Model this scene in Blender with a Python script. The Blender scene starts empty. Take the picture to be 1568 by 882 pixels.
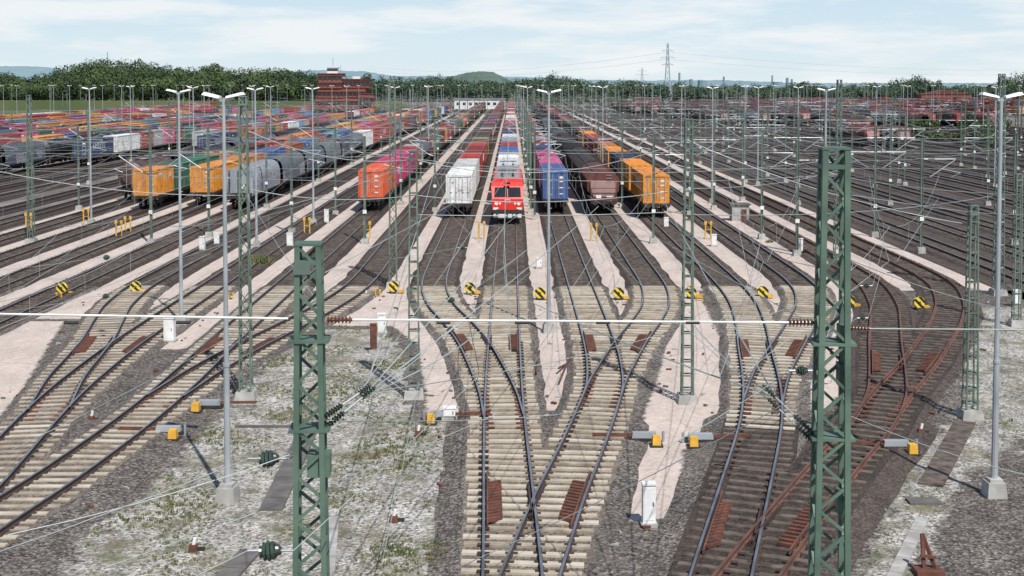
import bpy, math, random
import numpy as np
from mathutils import Vector, Matrix, noise
random.seed(7); rng=np.random.default_rng(7)
scene=bpy.context.scene
col=scene.collection
H=12.7; F=1900.0; TH=math.radians(2.66)
# ---------------------------------------------------------------- camera
cd=bpy.data.cameras.new("camera"); cam=bpy.data.objects.new("camera",cd); col.objects.link(cam)
cam.location=(0,0,H); cam.rotation_euler=(math.radians(90)-TH,0,0)
cd.sensor_width=36; cd.lens=F/1568*36; cd.shift_y=-0.1425; cd.clip_end=20000; cd.clip_start=0.3
scene.camera=cam
def site(u,v,z=0.0):
    """ground survey: point read off the photograph -> metres on the plane of height z"""
    xr=(u-784)/F; yr=-(v-218)/F
    d=Vector((xr, math.cos(TH)+yr*math.sin(TH), -math.sin(TH)+yr*math.cos(TH)))
    t=(z-H)/d.z
    return Vector((d.x*t,d.y*t,z))
# ---------------------------------------------------------------- world
w=bpy.data.worlds.new("World"); scene.world=w; w.use_nodes=True
SUN_EL=math.radians(54); sdir=Vector((0.40,-0.92,0)).normalized()
N=w.node_tree.nodes; L=w.node_tree.links
bg=N["Background"]; bg.inputs[1].default_value=0.10
sky=N.new("ShaderNodeTexSky"); sky.sky_type='NISHITA'; sky.sun_disc=False
sky.sun_elevation=SUN_EL; sky.sun_rotation=math.atan2(sdir.x,sdir.y); sky.dust_density=.6; sky.air_density=1.0; sky.ozone_density=2.5
tc=N.new("ShaderNodeTexCoord"); sx_=N.new("ShaderNodeSeparateXYZ"); L.new(tc.outputs['Generated'],sx_.inputs[0])
hz=N.new("ShaderNodeMapRange"); hz.interpolation_type='SMOOTHSTEP'; hz.inputs[1].default_value=.02; hz.inputs[2].default_value=.36; hz.inputs[3].default_value=.92; hz.inputs[4].default_value=0
L.new(sx_.outputs[2],hz.inputs[0])
hc=N.new("ShaderNodeMapRange"); hc.inputs[1].default_value=0; hc.inputs[2].default_value=.10; L.new(sx_.outputs[2],hc.inputs[0])
hm=N.new("ShaderNodeMix"); hm.data_type='RGBA'; hm.inputs[6].default_value=(7.6,8.7,9.2,1); hm.inputs[7].default_value=(5.6,7.5,9.1,1); L.new(hc.outputs[0],hm.inputs[0])
m1=N.new("ShaderNodeMix"); m1.data_type='RGBA'; L.new(hz.outputs[0],m1.inputs[0]); L.new(sky.outputs[0],m1.inputs[6]); L.new(hm.outputs[2],m1.inputs[7])
mp=N.new("ShaderNodeMapping"); mp.inputs['Scale'].default_value=(2.2,2.2,15); mp.inputs['Location'].default_value=(.3,.2,.1)
L.new(tc.outputs['Generated'],mp.inputs[0])
nz=N.new("ShaderNodeTexNoise"); nz.inputs['Scale'].default_value=3.2; nz.inputs['Detail'].default_value=10; nz.inputs['Roughness'].default_value=.58
L.new(mp.outputs[0],nz.inputs[0])
rp=N.new("ShaderNodeValToRGB"); rp.color_ramp.elements[0].position=.44; rp.color_ramp.elements[1].position=.60
rp.color_ramp.elements[0].color=(0,0,0,1); rp.color_ramp.elements[1].color=(.95,.95,.95,1)
L.new(nz.outputs[0],rp.inputs[0])
fd_=N.new("ShaderNodeMath"); fd_.operation='MULTIPLY'; L.new(rp.outputs[0],fd_.inputs[0]); L.new(hz.outputs[0],fd_.inputs[1])
mx=N.new("ShaderNodeMix"); mx.data_type='RGBA'; mx.inputs[7].default_value=(8.9,9.2,9.35,1)
L.new(fd_.outputs[0],mx.inputs[0]); L.new(m1.outputs[2],mx.inputs[6]); L.new(mx.outputs[2],bg.inputs[0])
sl=bpy.data.lights.new("sun","SUN"); so=bpy.data.objects.new("sun",sl); col.objects.link(so)
sl.energy=5.0; sl.angle=math.radians(.5); sl.color=(1,.96,.90)
v=sdir*math.cos(SUN_EL)+Vector((0,0,math.sin(SUN_EL)))
so.rotation_euler=v.to_track_quat('Z','Y').to_euler(); so.location=(30,-40,80)
scene.view_settings.view_transform='Standard'; scene.view_settings.look='None'; scene.view_settings.exposure=0
# ---------------------------------------------------------------- materials
def nt(name):
    m=bpy.data.materials.new(name); m.use_nodes=True
    return m,m.node_tree.nodes,m.node_tree.links,m.node_tree.nodes["Principled BSDF"]
def c4(c): return (c[0],c[1],c[2],1)
def mat(name,a,b=None,scale=2.0,rough=.7,metal=0.0,detail=5,lo=.35,hi=.65):
    m,n,l,p=nt(name); p.inputs['Roughness'].default_value=rough; p.inputs['Metallic'].default_value=metal
    if b is None: b=tuple(x*.72 for x in a)
    g=n.new("ShaderNodeNewGeometry"); t=n.new("ShaderNodeTexNoise"); t.inputs['Scale'].default_value=scale; t.inputs['Detail'].default_value=detail
    l.new(g.outputs['Position'],t.inputs[0]); r=n.new("ShaderNodeValToRGB")
    r.color_ramp.elements[0].position=lo; r.color_ramp.elements[1].position=hi
    r.color_ramp.elements[0].color=c4(a); r.color_ramp.elements[1].color=c4(b)
    l.new(t.outputs[0],r.inputs[0]); l.new(r.outputs[0],p.inputs['Base Color'])
    return m
def stone_color(n,l,g,cols,scale,patch,pscale,plo,phi,var,patch2):
    vo=n.new("ShaderNodeTexVoronoi"); vo.inputs['Scale'].default_value=scale
    l.new(g.outputs['Position'],vo.inputs['Vector'])
    sp=n.new("ShaderNodeSeparateColor"); l.new(vo.outputs['Color'],sp.inputs[0])
    r=n.new("ShaderNodeValToRGB"); e=r.color_ramp.elements
    for i,c in enumerate(cols):
        pos=i/(len(cols)-1)
        if i==0: e[0].position=0; e[0].color=c4(c)
        elif i==len(cols)-1: e[len(e)-1].position=1; e[len(e)-1].color=c4(c)
        else:
            k=e.new(pos); k.color=c4(c)
    l.new(sp.outputs[0],r.inputs[0]); out=r.outputs[0]
    for pc,ps,off in ((patch,pscale,0),(patch2,pscale*3.1,7.3)):
        if not pc: continue
        t=n.new("ShaderNodeTexNoise"); t.noise_dimensions='4D'; t.inputs['W'].default_value=off; t.inputs['Scale'].default_value=ps; t.inputs['Detail'].default_value=10; t.inputs['Roughness'].default_value=.72
        l.new(g.outputs['Position'],t.inputs[0]); mr=n.new("ShaderNodeMapRange"); mr.inputs[1].default_value=plo; mr.inputs[2].default_value=phi; mr.inputs[4].default_value=.85
        l.new(t.outputs[0],mr.inputs[0]); mx=n.new("ShaderNodeMix"); mx.data_type='RGBA'; mx.inputs[7].default_value=c4(pc)
        l.new(mr.outputs[0],mx.inputs[0]); l.new(out,mx.inputs[6]); out=mx.outputs[2]
    t2=n.new("ShaderNodeTexNoise"); t2.inputs['Scale'].default_value=.9; t2.inputs['Detail'].default_value=8; t2.inputs['Roughness'].default_value=.65
    mp=n.new("ShaderNodeMapping"); mp.inputs['Scale'].default_value=(1,.35,1); l.new(g.outputs['Position'],mp.inputs[0]); l.new(mp.outputs[0],t2.inputs[0])
    mr2=n.new("ShaderNodeMapRange"); mr2.inputs[1].default_value=.3; mr2.inputs[2].default_value=.7; mr2.inputs[3].default_value=1-var; mr2.inputs[4].default_value=1+var*.6
    l.new(t2.outputs[0],mr2.inputs[0]); vm=n.new("ShaderNodeVectorMath"); vm.operation='SCALE'; l.new(out,vm.inputs[0]); l.new(mr2.outputs[0],vm.inputs['Scale'])
    return vm.outputs[0],vo.outputs['Distance']
def stone(name,cols,scale=14,patch=None,pscale=.35,plo=.45,phi=.6,bump=.6,var=.35,patch2=None,blend=None,amp=1.0,fr=1.3):
    m,n,l,p=nt(name); p.inputs['Roughness'].default_value=.92
    g=n.new("ShaderNodeNewGeometry")
    c,dst=stone_color(n,l,g,cols,scale,patch,pscale,plo,phi,var,patch2)
    if blend:
        c2,_=stone_color(n,l,g,*blend)
        at=n.new("ShaderNodeAttribute"); at.attribute_name="inset"
        z=n.new("ShaderNodeTexNoise"); z.inputs['Scale'].default_value=fr; z.inputs['Detail'].default_value=10; z.inputs['Roughness'].default_value=.7; l.new(g.outputs['Position'],z.inputs[0])
        a=n.new("ShaderNodeMath"); a.operation='MULTIPLY_ADD'; l.new(z.outputs[0],a.inputs[0]); a.inputs[1].default_value=amp*4; a.inputs[2].default_value=-amp*2
        s=n.new("ShaderNodeMath"); s.operation='ADD'; l.new(a.outputs[0],s.inputs[0]); l.new(at.outputs['Fac'],s.inputs[1])
        mr=n.new("ShaderNodeMapRange"); mr.inputs[1].default_value=-.03; mr.inputs[2].default_value=.12 if amp<.3 else .35; l.new(s.outputs[0],mr.inputs[0])
        mx=n.new("ShaderNodeMix"); mx.data_type='RGBA'; l.new(mr.outputs[0],mx.inputs[0]); l.new(c2,mx.inputs[6]); l.new(c,mx.inputs[7]); c=mx.outputs[2]
    l.new(c,p.inputs['Base Color'])
    bp=n.new("ShaderNodeBump"); bp.inputs['Strength'].default_value=bump; bp.inputs['Distance'].default_value=.04
    l.new(dst,bp.inputs['Height']); l.new(bp.outputs[0],p.inputs['Normal'])
    return m
GR=([(.030,.025,.021),(.088,.074,.064),(.14,.12,.105),(.28,.25,.225)],13,(.165,.14,.118),.25,.52,.75,.4,None)
M_grass=mat("grassland",(.07,.10,.035),(.13,.14,.06),.02)
M_yard=stone("yard_ground",[(.08,.065,.055),(.14,.115,.1),(.2,.17,.15)],6,(.30,.25,.215),.05,.5,.64)
M_gravel=stone("gravel",GR[0],GR[1],GR[2],GR[3],GR[4],GR[5],1.0,GR[6])
PK=dict(cols=[(.46,.38,.33),(.53,.445,.39),(.58,.495,.435)],scale=9,patch=(.36,.31,.275),pscale=.28,plo=.56,phi=.7,bump=.12,var=.18,patch2=(.42,.365,.325))
M_pink=stone("pink_paving",**PK)
M_pinkb=stone("pink_paving_edge",blend=GR,amp=.22,fr=2.2,**PK)
M_sand=stone("sandy_ground",[(.10,.09,.08),(.31,.29,.265),(.44,.42,.39),(.62,.595,.56)],13,(.17,.145,.085),.42,.49,.62,.9,.35,(.125,.13,.065),blend=GR,amp=1.1,fr=.7)
M_bdark=stone("dark_ballast",[(.016,.012,.010),(.042,.030,.024),(.085,.064,.052)],16,(.085,.062,.048),.3,.48,.75,1.0,.3)
M_blight=stone("light_ballast",[(.07,.058,.046),(.18,.15,.12),(.30,.26,.215)],15,(.14,.112,.088),.5,.44,.64,1.0,.35)
M_bmid=stone("brown_ballast",[(.028,.020,.016),(.065,.048,.040),(.125,.098,.082)],13,(.12,.092,.075),.12,.45,.75,1.0,.3)
M_slL=[mat("light_sleeper",(.51,.45,.36),(.35,.295,.225),1.5,.85,detail=8),mat("light_sleeper_worn",(.43,.37,.29),(.25,.205,.155),2.2,.88,detail=8),mat("light_sleeper_clean",(.57,.515,.43),(.43,.375,.295),1.7,.85,detail=8)]
M_slD=mat("wood_sleeper",(.15,.12,.10),(.055,.042,.034),3,.9)
M_railtop=mat("rail_steel",(.46,.45,.46),(.30,.28,.275),1,.3,.8)
M_railside=mat("rail_rust",(.075,.045,.036),(.04,.029,.026),2,.75,.1)
M_railrust=mat("rusty_rail",(.17,.078,.054),(.10,.05,.037),1,.75,.1)
M_plate=mat("rust_plate",(.17,.06,.036),(.085,.036,.025),3,.85)
M_conc=mat("concrete",(.44,.43,.40),(.28,.27,.25),2,.9)
M_concd=mat("old_concrete",(.15,.14,.13),(.09,.085,.08),2,.95)
M_galv=mat("galvanised",(.46,.49,.51),(.33,.36,.38),.8,.45,.3)
M_green=mat("mast_green",(.115,.18,.135),(.065,.11,.085),1.3,.55,.0,8)
M_greend=mat("pole_green",(.15,.20,.165),(.085,.125,.10),.8,.55)
M_white=mat("white_paint",(.80,.80,.78),(.66,.66,.64),2,.5)
M_black=mat("black_iron",(.022,.022,.022),(.04,.036,.033),3,.6)
M_under=mat("underframe",(.035,.03,.026),(.018,.016,.015),2,.8)
M_yellow=mat("yellow_paint",(.75,.42,.05),(.6,.33,.04),3,.5)
M_brown=mat("insulator_brown",(.14,.05,.03),(.08,.03,.02),3,.25)
M_igreen=mat("insulator_glass",(.05,.085,.065),(.03,.05,.04),3,.2)
M_wire=mat("wire",(.44,.47,.46),(.26,.30,.29),.3,.5,.1)
M_wired=mat("dark_wire",(.09,.10,.10),(.05,.06,.06),.3,.5)
M_red=mat("traffic_red",(.74,.035,.022),(.60,.03,.02),.8,.35)
M_glass=mat("dark_glass",(.015,.018,.022),(.03,.035,.04),.5,.08)
M_brick=mat("red_brick",(.27,.085,.062),(.19,.062,.05),.4,.9)
M_brickd=mat("brick_band",(.14,.05,.042),(.09,.035,.03),.4,.9)
M_roofgrey=mat("roof_grey",(.30,.31,.32),(.2,.205,.21),.6,.7)
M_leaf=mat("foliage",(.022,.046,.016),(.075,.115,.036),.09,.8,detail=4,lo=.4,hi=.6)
M_leafh=mat("hazy_foliage",(.036,.068,.040),(.078,.118,.064),.08,.9,detail=3,lo=.4,hi=.6)  # distance haze mixed into the leaf colour as a bluish green
M_hill=mat("hazy_hill_woods",(.065,.105,.09),(.10,.145,.115),.03,1,detail=8)  # blue-green base colour has the aerial haze painted in
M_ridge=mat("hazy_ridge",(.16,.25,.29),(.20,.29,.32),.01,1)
M_trunk=mat("bark",(.08,.06,.045),None,1,.9)
M_weed=mat("weed_leaf",(.08,.115,.03),(.19,.17,.07),1.1,.8)
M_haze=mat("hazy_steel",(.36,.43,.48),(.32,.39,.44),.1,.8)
def paint(name,second=False):
    m,n,l,p=nt(name); p.inputs['Roughness'].default_value=.5
    oi=n.new("ShaderNodeObjectInfo"); c=oi.outputs['Color']
    if second:
        r=n.new("ShaderNodeValToRGB"); r.color_ramp.interpolation='CONSTANT'
        cs=[(.40,.06,.05),(.06,.10,.23),(.52,.21,.06),(.25,.05,.045),(.40,.40,.40),(.05,.15,.10),(.32,.06,.055),(.10,.05,.045),(.12,.23,.38)]
        e=r.color_ramp.elements
        for i,k in enumerate(cs):
            if i<2: e[i].position=i/len(cs); e[i].color=c4(k)
            else: x=e.new(i/len(cs)); x.color=c4(k)
        l.new(oi.outputs['Random'],r.inputs[0]); c=r.outputs[0]
    mp=n.new("ShaderNodeMapping"); mp.inputs['Scale'].default_value=(1.5,1.5,.35)
    g=n.new("ShaderNodeNewGeometry"); l.new(g.outputs['Position'],mp.inputs[0])
    z=n.new("ShaderNodeTexNoise"); z.inputs['Scale'].default_value=1.6; z.inputs['Detail'].default_value=7; l.new(mp.outputs[0],z.inputs[0])
    mr=n.new("ShaderNodeMapRange"); mr.inputs[1].default_value=.3; mr.inputs[2].default_value=.7; mr.inputs[3].default_value=1.1; mr.inputs[4].default_value=.64
    l.new(z.outputs[0],mr.inputs[0]); vm=n.new("ShaderNodeVectorMath"); vm.operation='SCALE'; l.new(c,vm.inputs[0]); l.new(mr.outputs[0],vm.inputs['Scale'])
    z2=n.new("ShaderNodeTexNoise"); z2.inputs['Scale'].default_value=2.4; z2.inputs['Detail'].default_value=8; l.new(g.outputs['Position'],z2.inputs[0])
    mr2=n.new("ShaderNodeMapRange"); mr2.inputs[1].default_value=.56; mr2.inputs[2].default_value=.72; mr2.inputs[4].default_value=.75; l.new(z2.outputs[0],mr2.inputs[0])
    mx=n.new("ShaderNodeMix"); mx.data_type='RGBA'; mx.inputs[7].default_value=(.12,.075,.055,1); l.new(mr2.outputs[0],mx.inputs[0]); l.new(vm.outputs[0],mx.inputs[6])
    l.new(mx.outputs[2],p.inputs['Base Color']); return m
M_cont=paint("container_paint"); M_cont2=paint("container_paint_b",True)
def stripes():
    m,n,l,p=nt("hazard_stripes"); g=n.new("ShaderNodeTexCoord"); wv=n.new("ShaderNodeTexWave"); wv.bands_direction='DIAGONAL'; wv.inputs['Scale'].default_value=1.5
    l.new(g.outputs['Object'],wv.inputs[0]); r=n.new("ShaderNodeValToRGB"); r.color_ramp.interpolation='CONSTANT'; r.color_ramp.elements[1].position=.5
    r.color_ramp.elements[0].color=(.75,.55,.04,1); r.color_ramp.elements[1].color=(.02,.02,.02,1)
    l.new(wv.outputs[0],r.inputs[0]); l.new(r.outputs[0],p.inputs['Base Color']); return m
M_haz=stripes()
# ---------------------------------------------------------------- mesh builder
class MB:
    def __init__(s): s.v=[]; s.f=[]; s.m=[]; s.mats=[]
    def mi(s,m):
        if m not in s.mats: s.mats.append(m)
        return s.mats.index(m)
    def add(s,vs,fs,m):
        o=len(s.v); s.v+= [tuple(x) for x in vs]; k=s.mi(m)
        for f in fs: s.f.append(tuple(i+o for i in f)); s.m.append(k)
    def box(s,cx,cy,cz,sx,sy,sz,m,rot=0.0,taper=1.0):
        c,sn=math.cos(rot),math.sin(rot); vs=[]
        for z in (-.5,.5):
            k=taper if z>0 else 1
            for x,y in ((-.5,-.5),(.5,-.5),(.5,.5),(-.5,.5)):
                X=x*sx*k; Y=y*sy*k; vs.append((cx+X*c-Y*sn,cy+X*sn+Y*c,cz+z*sz))
        s.add(vs,[(3,2,1,0),(4,5,6,7),(0,1,5,4),(1,2,6,5),(2,3,7,6),(3,0,4,7)],m)
    def beam(s,p,q,wd,m,h=None):
        p=Vector(p); q=Vector(q); a=q-p
        if a.length<1e-6: return
        a.normalize(); up=Vector((0,0,1)) if abs(a.z)<.95 else Vector((0,1,0))
        sd=a.cross(up).normalized(); u=sd.cross(a); h=h or wd; vs=[]
        for e in (p,q):
            for x,y in ((-.5,-.5),(.5,-.5),(.5,.5),(-.5,.5)): vs.append(e+sd*x*wd+u*y*h)
        s.add(vs,[(3,2,1,0),(4,5,6,7),(0,1,5,4),(1,2,6,5),(2,3,7,6),(3,0,4,7)],m)
    def cyl(s,p,q,r1,m,r2=None,n=8,caps=True):
        p=Vector(p); q=Vector(q); a=(q-p)
        if a.length<1e-6: return
        a.normalize(); up=Vector((0,0,1)) if abs(a.z)<.95 else Vector((0,1,0))
        sd=a.cross(up).normalized(); u=sd.cross(a); r2=r1 if r2 is None else r2; vs=[]
        for e,r in ((p,r1),(q,r2)):
            for i in range(n):
                t=2*math.pi*i/n; vs.append(e+sd*math.cos(t)*r+u*math.sin(t)*r)
        fs=[(i,(i+1)%n,n+(i+1)%n,n+i) for i in range(n)]
        if caps: fs+= [tuple(range(n))[::-1],tuple(range(n,2*n))]
        s.add(vs,fs,m)
    def prism(s,prof,y0,y1,m,mf=None):
        n=len(prof); vs=[(x,y0,z) for x,z in prof]+[(x,y1,z) for x,z in prof]
        s.add(vs,[(i,(i+1)%n,n+(i+1)%n,n+i) for i in range(n)],m); s.add(vs,[tuple(range(n)),tuple(range(n,2*n))[::-1]],mf or m)
    def mesh(s,name):
        me=bpy.data.meshes.new(name); me.from_pydata(s.v,[],s.f)
        for x in s.mats: me.materials.append(x)
        me.polygons.foreach_set("material_index",s.m); me.update(); return me
    def obj(s,name,loc=(0,0,0),rot=0):
        o=bpy.data.objects.new(name,s.mesh(name)); o.location=loc; o.rotation_euler=(0,0,rot); col.objects.link(o); return o
def inst(me,name,loc,color=None,rot=0):
    o=bpy.data.objects.new(name,me); o.location=loc; o.rotation_euler=(0,0,rot); col.objects.link(o)
    if color: o.color=(color[0],color[1],color[2],1)
    return o
# ---------------------------------------------------------------- ground
def sheet(name,x0,x1,y0,y1,z,m):
    b=MB(); b.add([(x0,y0,z),(x1,y0,z),(x1,y1,z),(x0,y1,z)],[(0,1,2,3)],m); return b.obj(name)
sheet("ground",-6000,6000,-200,9000,-.06,M_grass)
sheet("yard_ground",-190,330,5,980,-.03,M_yard)
sheet("gravel_ground",-60,60,6,76,0,M_gravel)
sheet("brown_gravel_ground",30.2,150,62,640,.0,M_bmid)
sheet("paved_yard_surface",-44,30,76,520,.004,M_pink)
def inpoly(x,y,P):
    c=False
    for i in range(len(P)):
        a,d_=P[i],P[i-1]
        if (a.y>y)!=(d_.y>y) and x<(d_.x-a.x)*(y-a.y)/(d_.y-a.y)+a.x: c=not c
    return c
def patch(name,pts,z,m,margin,ymax=75.95,cell=.4):
    """surface area as a fine grid carrying its distance to the border, so the shader can break the border up"""
    P=[site(u,v_) for u,v_ in pts]; n=len(P)
    x0=min(p.x for p in P)-margin;x1=max(p.x for p in P)+margin;y0=min(p.y for p in P)-margin;y1=min(max(p.y for p in P)+margin,ymax)
    nx=max(2,int((x1-x0)/cell)+1); ny=max(2,int((y1-y0)/cell)+1)
    X,Y=np.meshgrid(np.linspace(x0,x1,nx),np.linspace(y0,y1,ny)); X=X.ravel();Y=Y.ravel()
    D=np.full(X.shape,1e9); ins=np.zeros(X.shape,bool)
    for i in range(n):
        a=P[i-1]; c=P[i]; dx=c.x-a.x; dy=c.y-a.y; t=np.clip(((X-a.x)*dx+(Y-a.y)*dy)/(dx*dx+dy*dy+1e-9),0,1)
        if not (a.y>ymax-.6 and c.y>ymax-.6): D=np.minimum(D,np.hypot(X-a.x-t*dx,Y-a.y-t*dy))
        cr=((a.y>Y)!=(c.y>Y)); xi=(c.x-a.x)*(Y-a.y)/((c.y-a.y) if abs(c.y-a.y)>1e-9 else 1e-9)+a.x; ins^=cr&(X<xi)
    S=np.where(ins,D,-D)
    F_=[]
    for j in range(ny-1):
        for i in range(nx-1):
            k=j*nx+i
            if max(S[k],S[k+1],S[k+nx],S[k+nx+1])>-margin: F_.append((k,k+1,k+nx+1,k+nx))
    me=bpy.data.meshes.new(name); me.from_pydata([(x,y,z) for x,y in zip(X,Y)],[],F_); me.materials.append(m)
    at=me.attributes.new("inset",'FLOAT','POINT'); at.data.foreach_set("value",S.astype(np.float32)); me.update()
    o=bpy.data.objects.new(name,me); col.objects.link(o); return o
for k,pts in enumerate(([(930,803),(1037,800),(1048,690),(1115,665),(1135,590),(1095,500),(1060,425),(1010,425),(1030,470),(1012,560),(985,640),(955,730)],
  [(785,425),(875,425),(905,520),(895,625),(835,632),(805,560),(785,500)],
  [(430,492),(530,425),(670,425),(640,480),(700,540),(738,632),(655,640),(640,530),(600,500),(450,500)],
  [(-60,488),(110,478),(75,530),(35,600),(-60,700)],
  [(205,536),(285,536),(350,490),(460,425),(330,425),(240,490)],
  [(1240,425),(1340,425),(1325,500),(1312,580),(1245,650),(1232,560),(1250,500)],
  [(895,425),(990,425),(1000,500),(945,570),(900,480)],
  [(1130,425),(1230,425),(1225,490),(1180,540),(1145,480)],
  [(-200,425),(330,425),(200,490),(-200,488)],
  [(690,425),(750,425),(750,500),(742,530),(700,480)])):
    patch("paved_path",pts,.011+.0012*k,M_pinkb,.5)
patch("sandy_ground",[(480,500),(600,500),(642,560),(652,645),(718,650),(715,700),(690,1000),(60,1000),(60,900),(130,830),(250,720),(330,640),(420,545)],.004,M_sand,1.4)
patch("sandy_ground",[(1500,470),(1620,470),(1620,640),(1470,745),(1400,900),(1300,900),(1350,780),(1385,690),(1470,640),(1480,560)],.004,M_sand,1.4)
def trough(u0,v0,u1,v1,wd=.7,m=M_concd):
    a=site(u0,v0); c=site(u1,v1); b=MB(); n=max(1,int((c-a).length/1.0))
    for i in range(n):
        p=a.lerp(c,i/n); q=a.lerp(c,(i+.97)/n); b.beam((p.x,p.y,.03),(q.x,q.y,.03),wd,m,.1)
    b.obj("cable_trough")
trough(415,783,475,655); trough(330,905,385,845,.6); trough(1425,745,1478,648,.75,M_slD); trough(1360,905,1412,797,.35,M_conc); trough(500,905,510,795,.35,M_conc)
trough(360,655,445,655,.15); trough(1390,770,1440,770,.5); trough(950,806,1035,797,.12)
# ---------------------------------------------------------------- tracks
def spline(k):
    d=[a for a,_ in k]; x=[b for _,b in k]; n=len(k); mm=[]
    for i in range(n):
        if i==0: mm.append((x[1]-x[0])/(d[1]-d[0]))
        elif i==n-1: mm.append(0.0 if d[i]>=75 else (x[-1]-x[-2])/(d[-1]-d[-2]))
        else: mm.append((x[i+1]-x[i-1])/(d[i+1]-d[i-1]))
    def f(t):
        if t<=d[0]: return x[0]+mm[0]*(t-d[0])
        if t>=d[-1]: return x[-1]
        for i in range(n-1):
            if t<=d[i+1]:
                h=d[i+1]-d[i]; s=(t-d[i])/h
                return (2*s**3-3*s**2+1)*x[i]+(s**3-2*s**2+s)*h*mm[i]+(-2*s**3+3*s**2)*x[i+1]+(s**3-s**2)*h*mm[i+1]
    return f
tracks=[]
def T(k,start,kind,end=760): tracks.append(dict(f=spline(k) if len(k)>1 else (lambda t,x=k[0][1]:x),s=start,e=end,kind=kind,x=k[-1][1]))
T([(26,.05),(32,0),(47,-.3),(60,-.38),(80,-.4)],24,'L')
T([(46,-.3),(50,-.6),(56,-1.35),(60,-1.95),(65,-2.95),(70,-4.05),(76,-4.8),(84,-5.0)],46,'L')
T([(26,-.5),(30,.3),(32,.63),(37,1.45),(42,2.38),(47.3,3.3),(51,3.85),(56,4.15),(62,4.25),(80,4.25)],24,'L')
T([(49,3.58),(52,4.1),(56,4.95),(60,5.85),(65,7.1),(70,8.15),(76,8.75),(84,8.85)],49,'L')
T([(26,4.0),(32,5.6),(38,7.25),(44.7,9.05),(49,10.0),(53,10.7),(58,11.45),(64,12.4),(70,13.15),(76,13.5),(84,13.6)],24,'C')
T([(48,9.8),(53,11.2),(58,12.9),(64,15.0),(70,16.9),(76,18.0),(84,18.3)],48,'C')
T([(26,3.6),(32,6.5),(36,8.5),(40.9,11),(45,13.2),(49.2,15.0),(53,16.2),(60,18.2),(65,19.7),(70,21.1),(78,22.5),(88,22.8)],24,'D')
T([(47,14.1),(51,16.1),(55,18.2),(60,20.6),(65,22.9),(71,25.2),(78,26.9),(88,27.3)],47,'D')
T([(26,-16),(34.5,-15),(39.5,-14.4),(46.4,-13.95),(52,-13.9),(60,-14.0),(80,-14)],24,'L')
T([(49,-13.85),(54,-13.3),(59,-12.45),(64,-11.4),(70,-10.3),(76,-9.6),(84,-9.4)],49,'L')
T([(26,-15.2),(38.6,-16.7),(47,-17.8),(52,-18.25),(60,-18.55),(82,-18.5)],24,'L')
T([(47,-17.75),(52,-18.9),(56,-19.55),(60,-20.2),(65,-21.3),(70,-22.3),(78,-23)],47,'L')
pairs=[(0,1,60),(2,3,60),(4,5,60),(6,7,60),(8,9,60),(10,11,60),(0,2,37),(4,6,35)]
for i,x in enumerate([-27.5,-32.2,-36.9,-41.5,-46.2,-51,-57,-61.7,-66.4,-71.1,-78,-82.7,-87.4,-92.1,-99,-103.7,-108.4,-113.1,-121,-126,-131,-136,-141]):
    T([(0,x)],24,'S')
RX=[33,37.7,42.4,47.1,53,57.7,62.4,67.1,73,78,83,88,95,100,105,110,117,122,128,134,140,146]
for x in RX: T([(0,x)],40,'R')
def vis0(x): return max(24,abs(x)*2.15-12)
def steps(t):
    s=max(t['s'],vis0(t['x']) if t['kind'] in 'SR' else t['s']); out=[]; d=s
    while d<92: out.append(d); d+=1.0
    while d<t['e']: out.append(d); d+=20
    out.append(t['e']); return out
bed=MB(); rail=MB()
def isLight(t,d):
    return (t['kind']=='L' and d<77) or (t['kind']=='C' and 45<d<77)
for ti,t in enumerate(tracks):
    f=t['f']; ds=steps(t); zj=.0035*(ti%12)
    rows=[]
    for d in ds:
        x=f(d); sl_=(f(d+.5)-f(d-.5)); nl=math.hypot(1,sl_); nx,ny=1/nl,-sl_/nl
        rows.append((x,d,nx,ny))
    K=1.5 if t['kind']=='R' else 1.38
    prs=[]
    for j in range(len(rows)):
        x,d,nx,ny=rows[j]
        base=.8 if d<47 else (.34 if d<78 else .22)
        s1=K+base+.16*noise.noise(Vector((d*.45,ti*3.1,0))); s2=K+base+.16*noise.noise(Vector((d*.45,ti*3.1,9)))
        prs.append([(x+nx*o,d+ny*o,z) for o,z in ((-s1,.006),(-K,.10+zj),(K,.10+zj),(s2,.006))])
    for i in range(len(rows)-1):
        a,b_=prs[i],prs[i+1]; dm=ds[i]
        mc=M_blight if isLight(t,dm) else (M_bmid if t['kind']=='R' else M_bdark); ms=M_gravel if (dm<77 and t['kind'] not in 'D') else (M_bmid if t['kind'] in 'RD' else mc)
        bed.add([a[1],a[2],b_[2],b_[1]],[(0,1,2,3)],mc)
        bed.add([a[0],a[1],b_[1],b_[0]],[(0,1,2,3)],ms); bed.add([a[2],a[3],b_[3],b_[2]],[(0,1,2,3)],ms)
    prof=[(-.075,.145),(-.02,.175),(-.02,.25),(-.037,.262),(-.037,.30),(.037,.30),(.037,.262),(.02,.25),(.02,.175),(.075,.145)]
    rs=M_railrust if t['kind']=='D' else M_railside; rt=M_railrust if t['kind']=='D' else M_railtop
    for side in (-.7535,.7535):
        vs=[]
        for (x,d,nx,ny) in rows:
            for o,z in prof: vs.append((x+nx*(side+o),d+ny*(side+o),z+zj*.7))
        n=len(prof)
        F1=[];F2=[]
        for i in range(len(rows)-1):
            for k in range(n-1):
                (F2 if k==4 else F1).append((i*n+k,i*n+k+1,(i+1)*n+k+1,(i+1)*n+k))
        rail.add(vs,F1,rs); rail.add(vs,F2,rt)
bed.obj("track_ballast"); rail.obj("railway_rails")
ck=MB()
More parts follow.
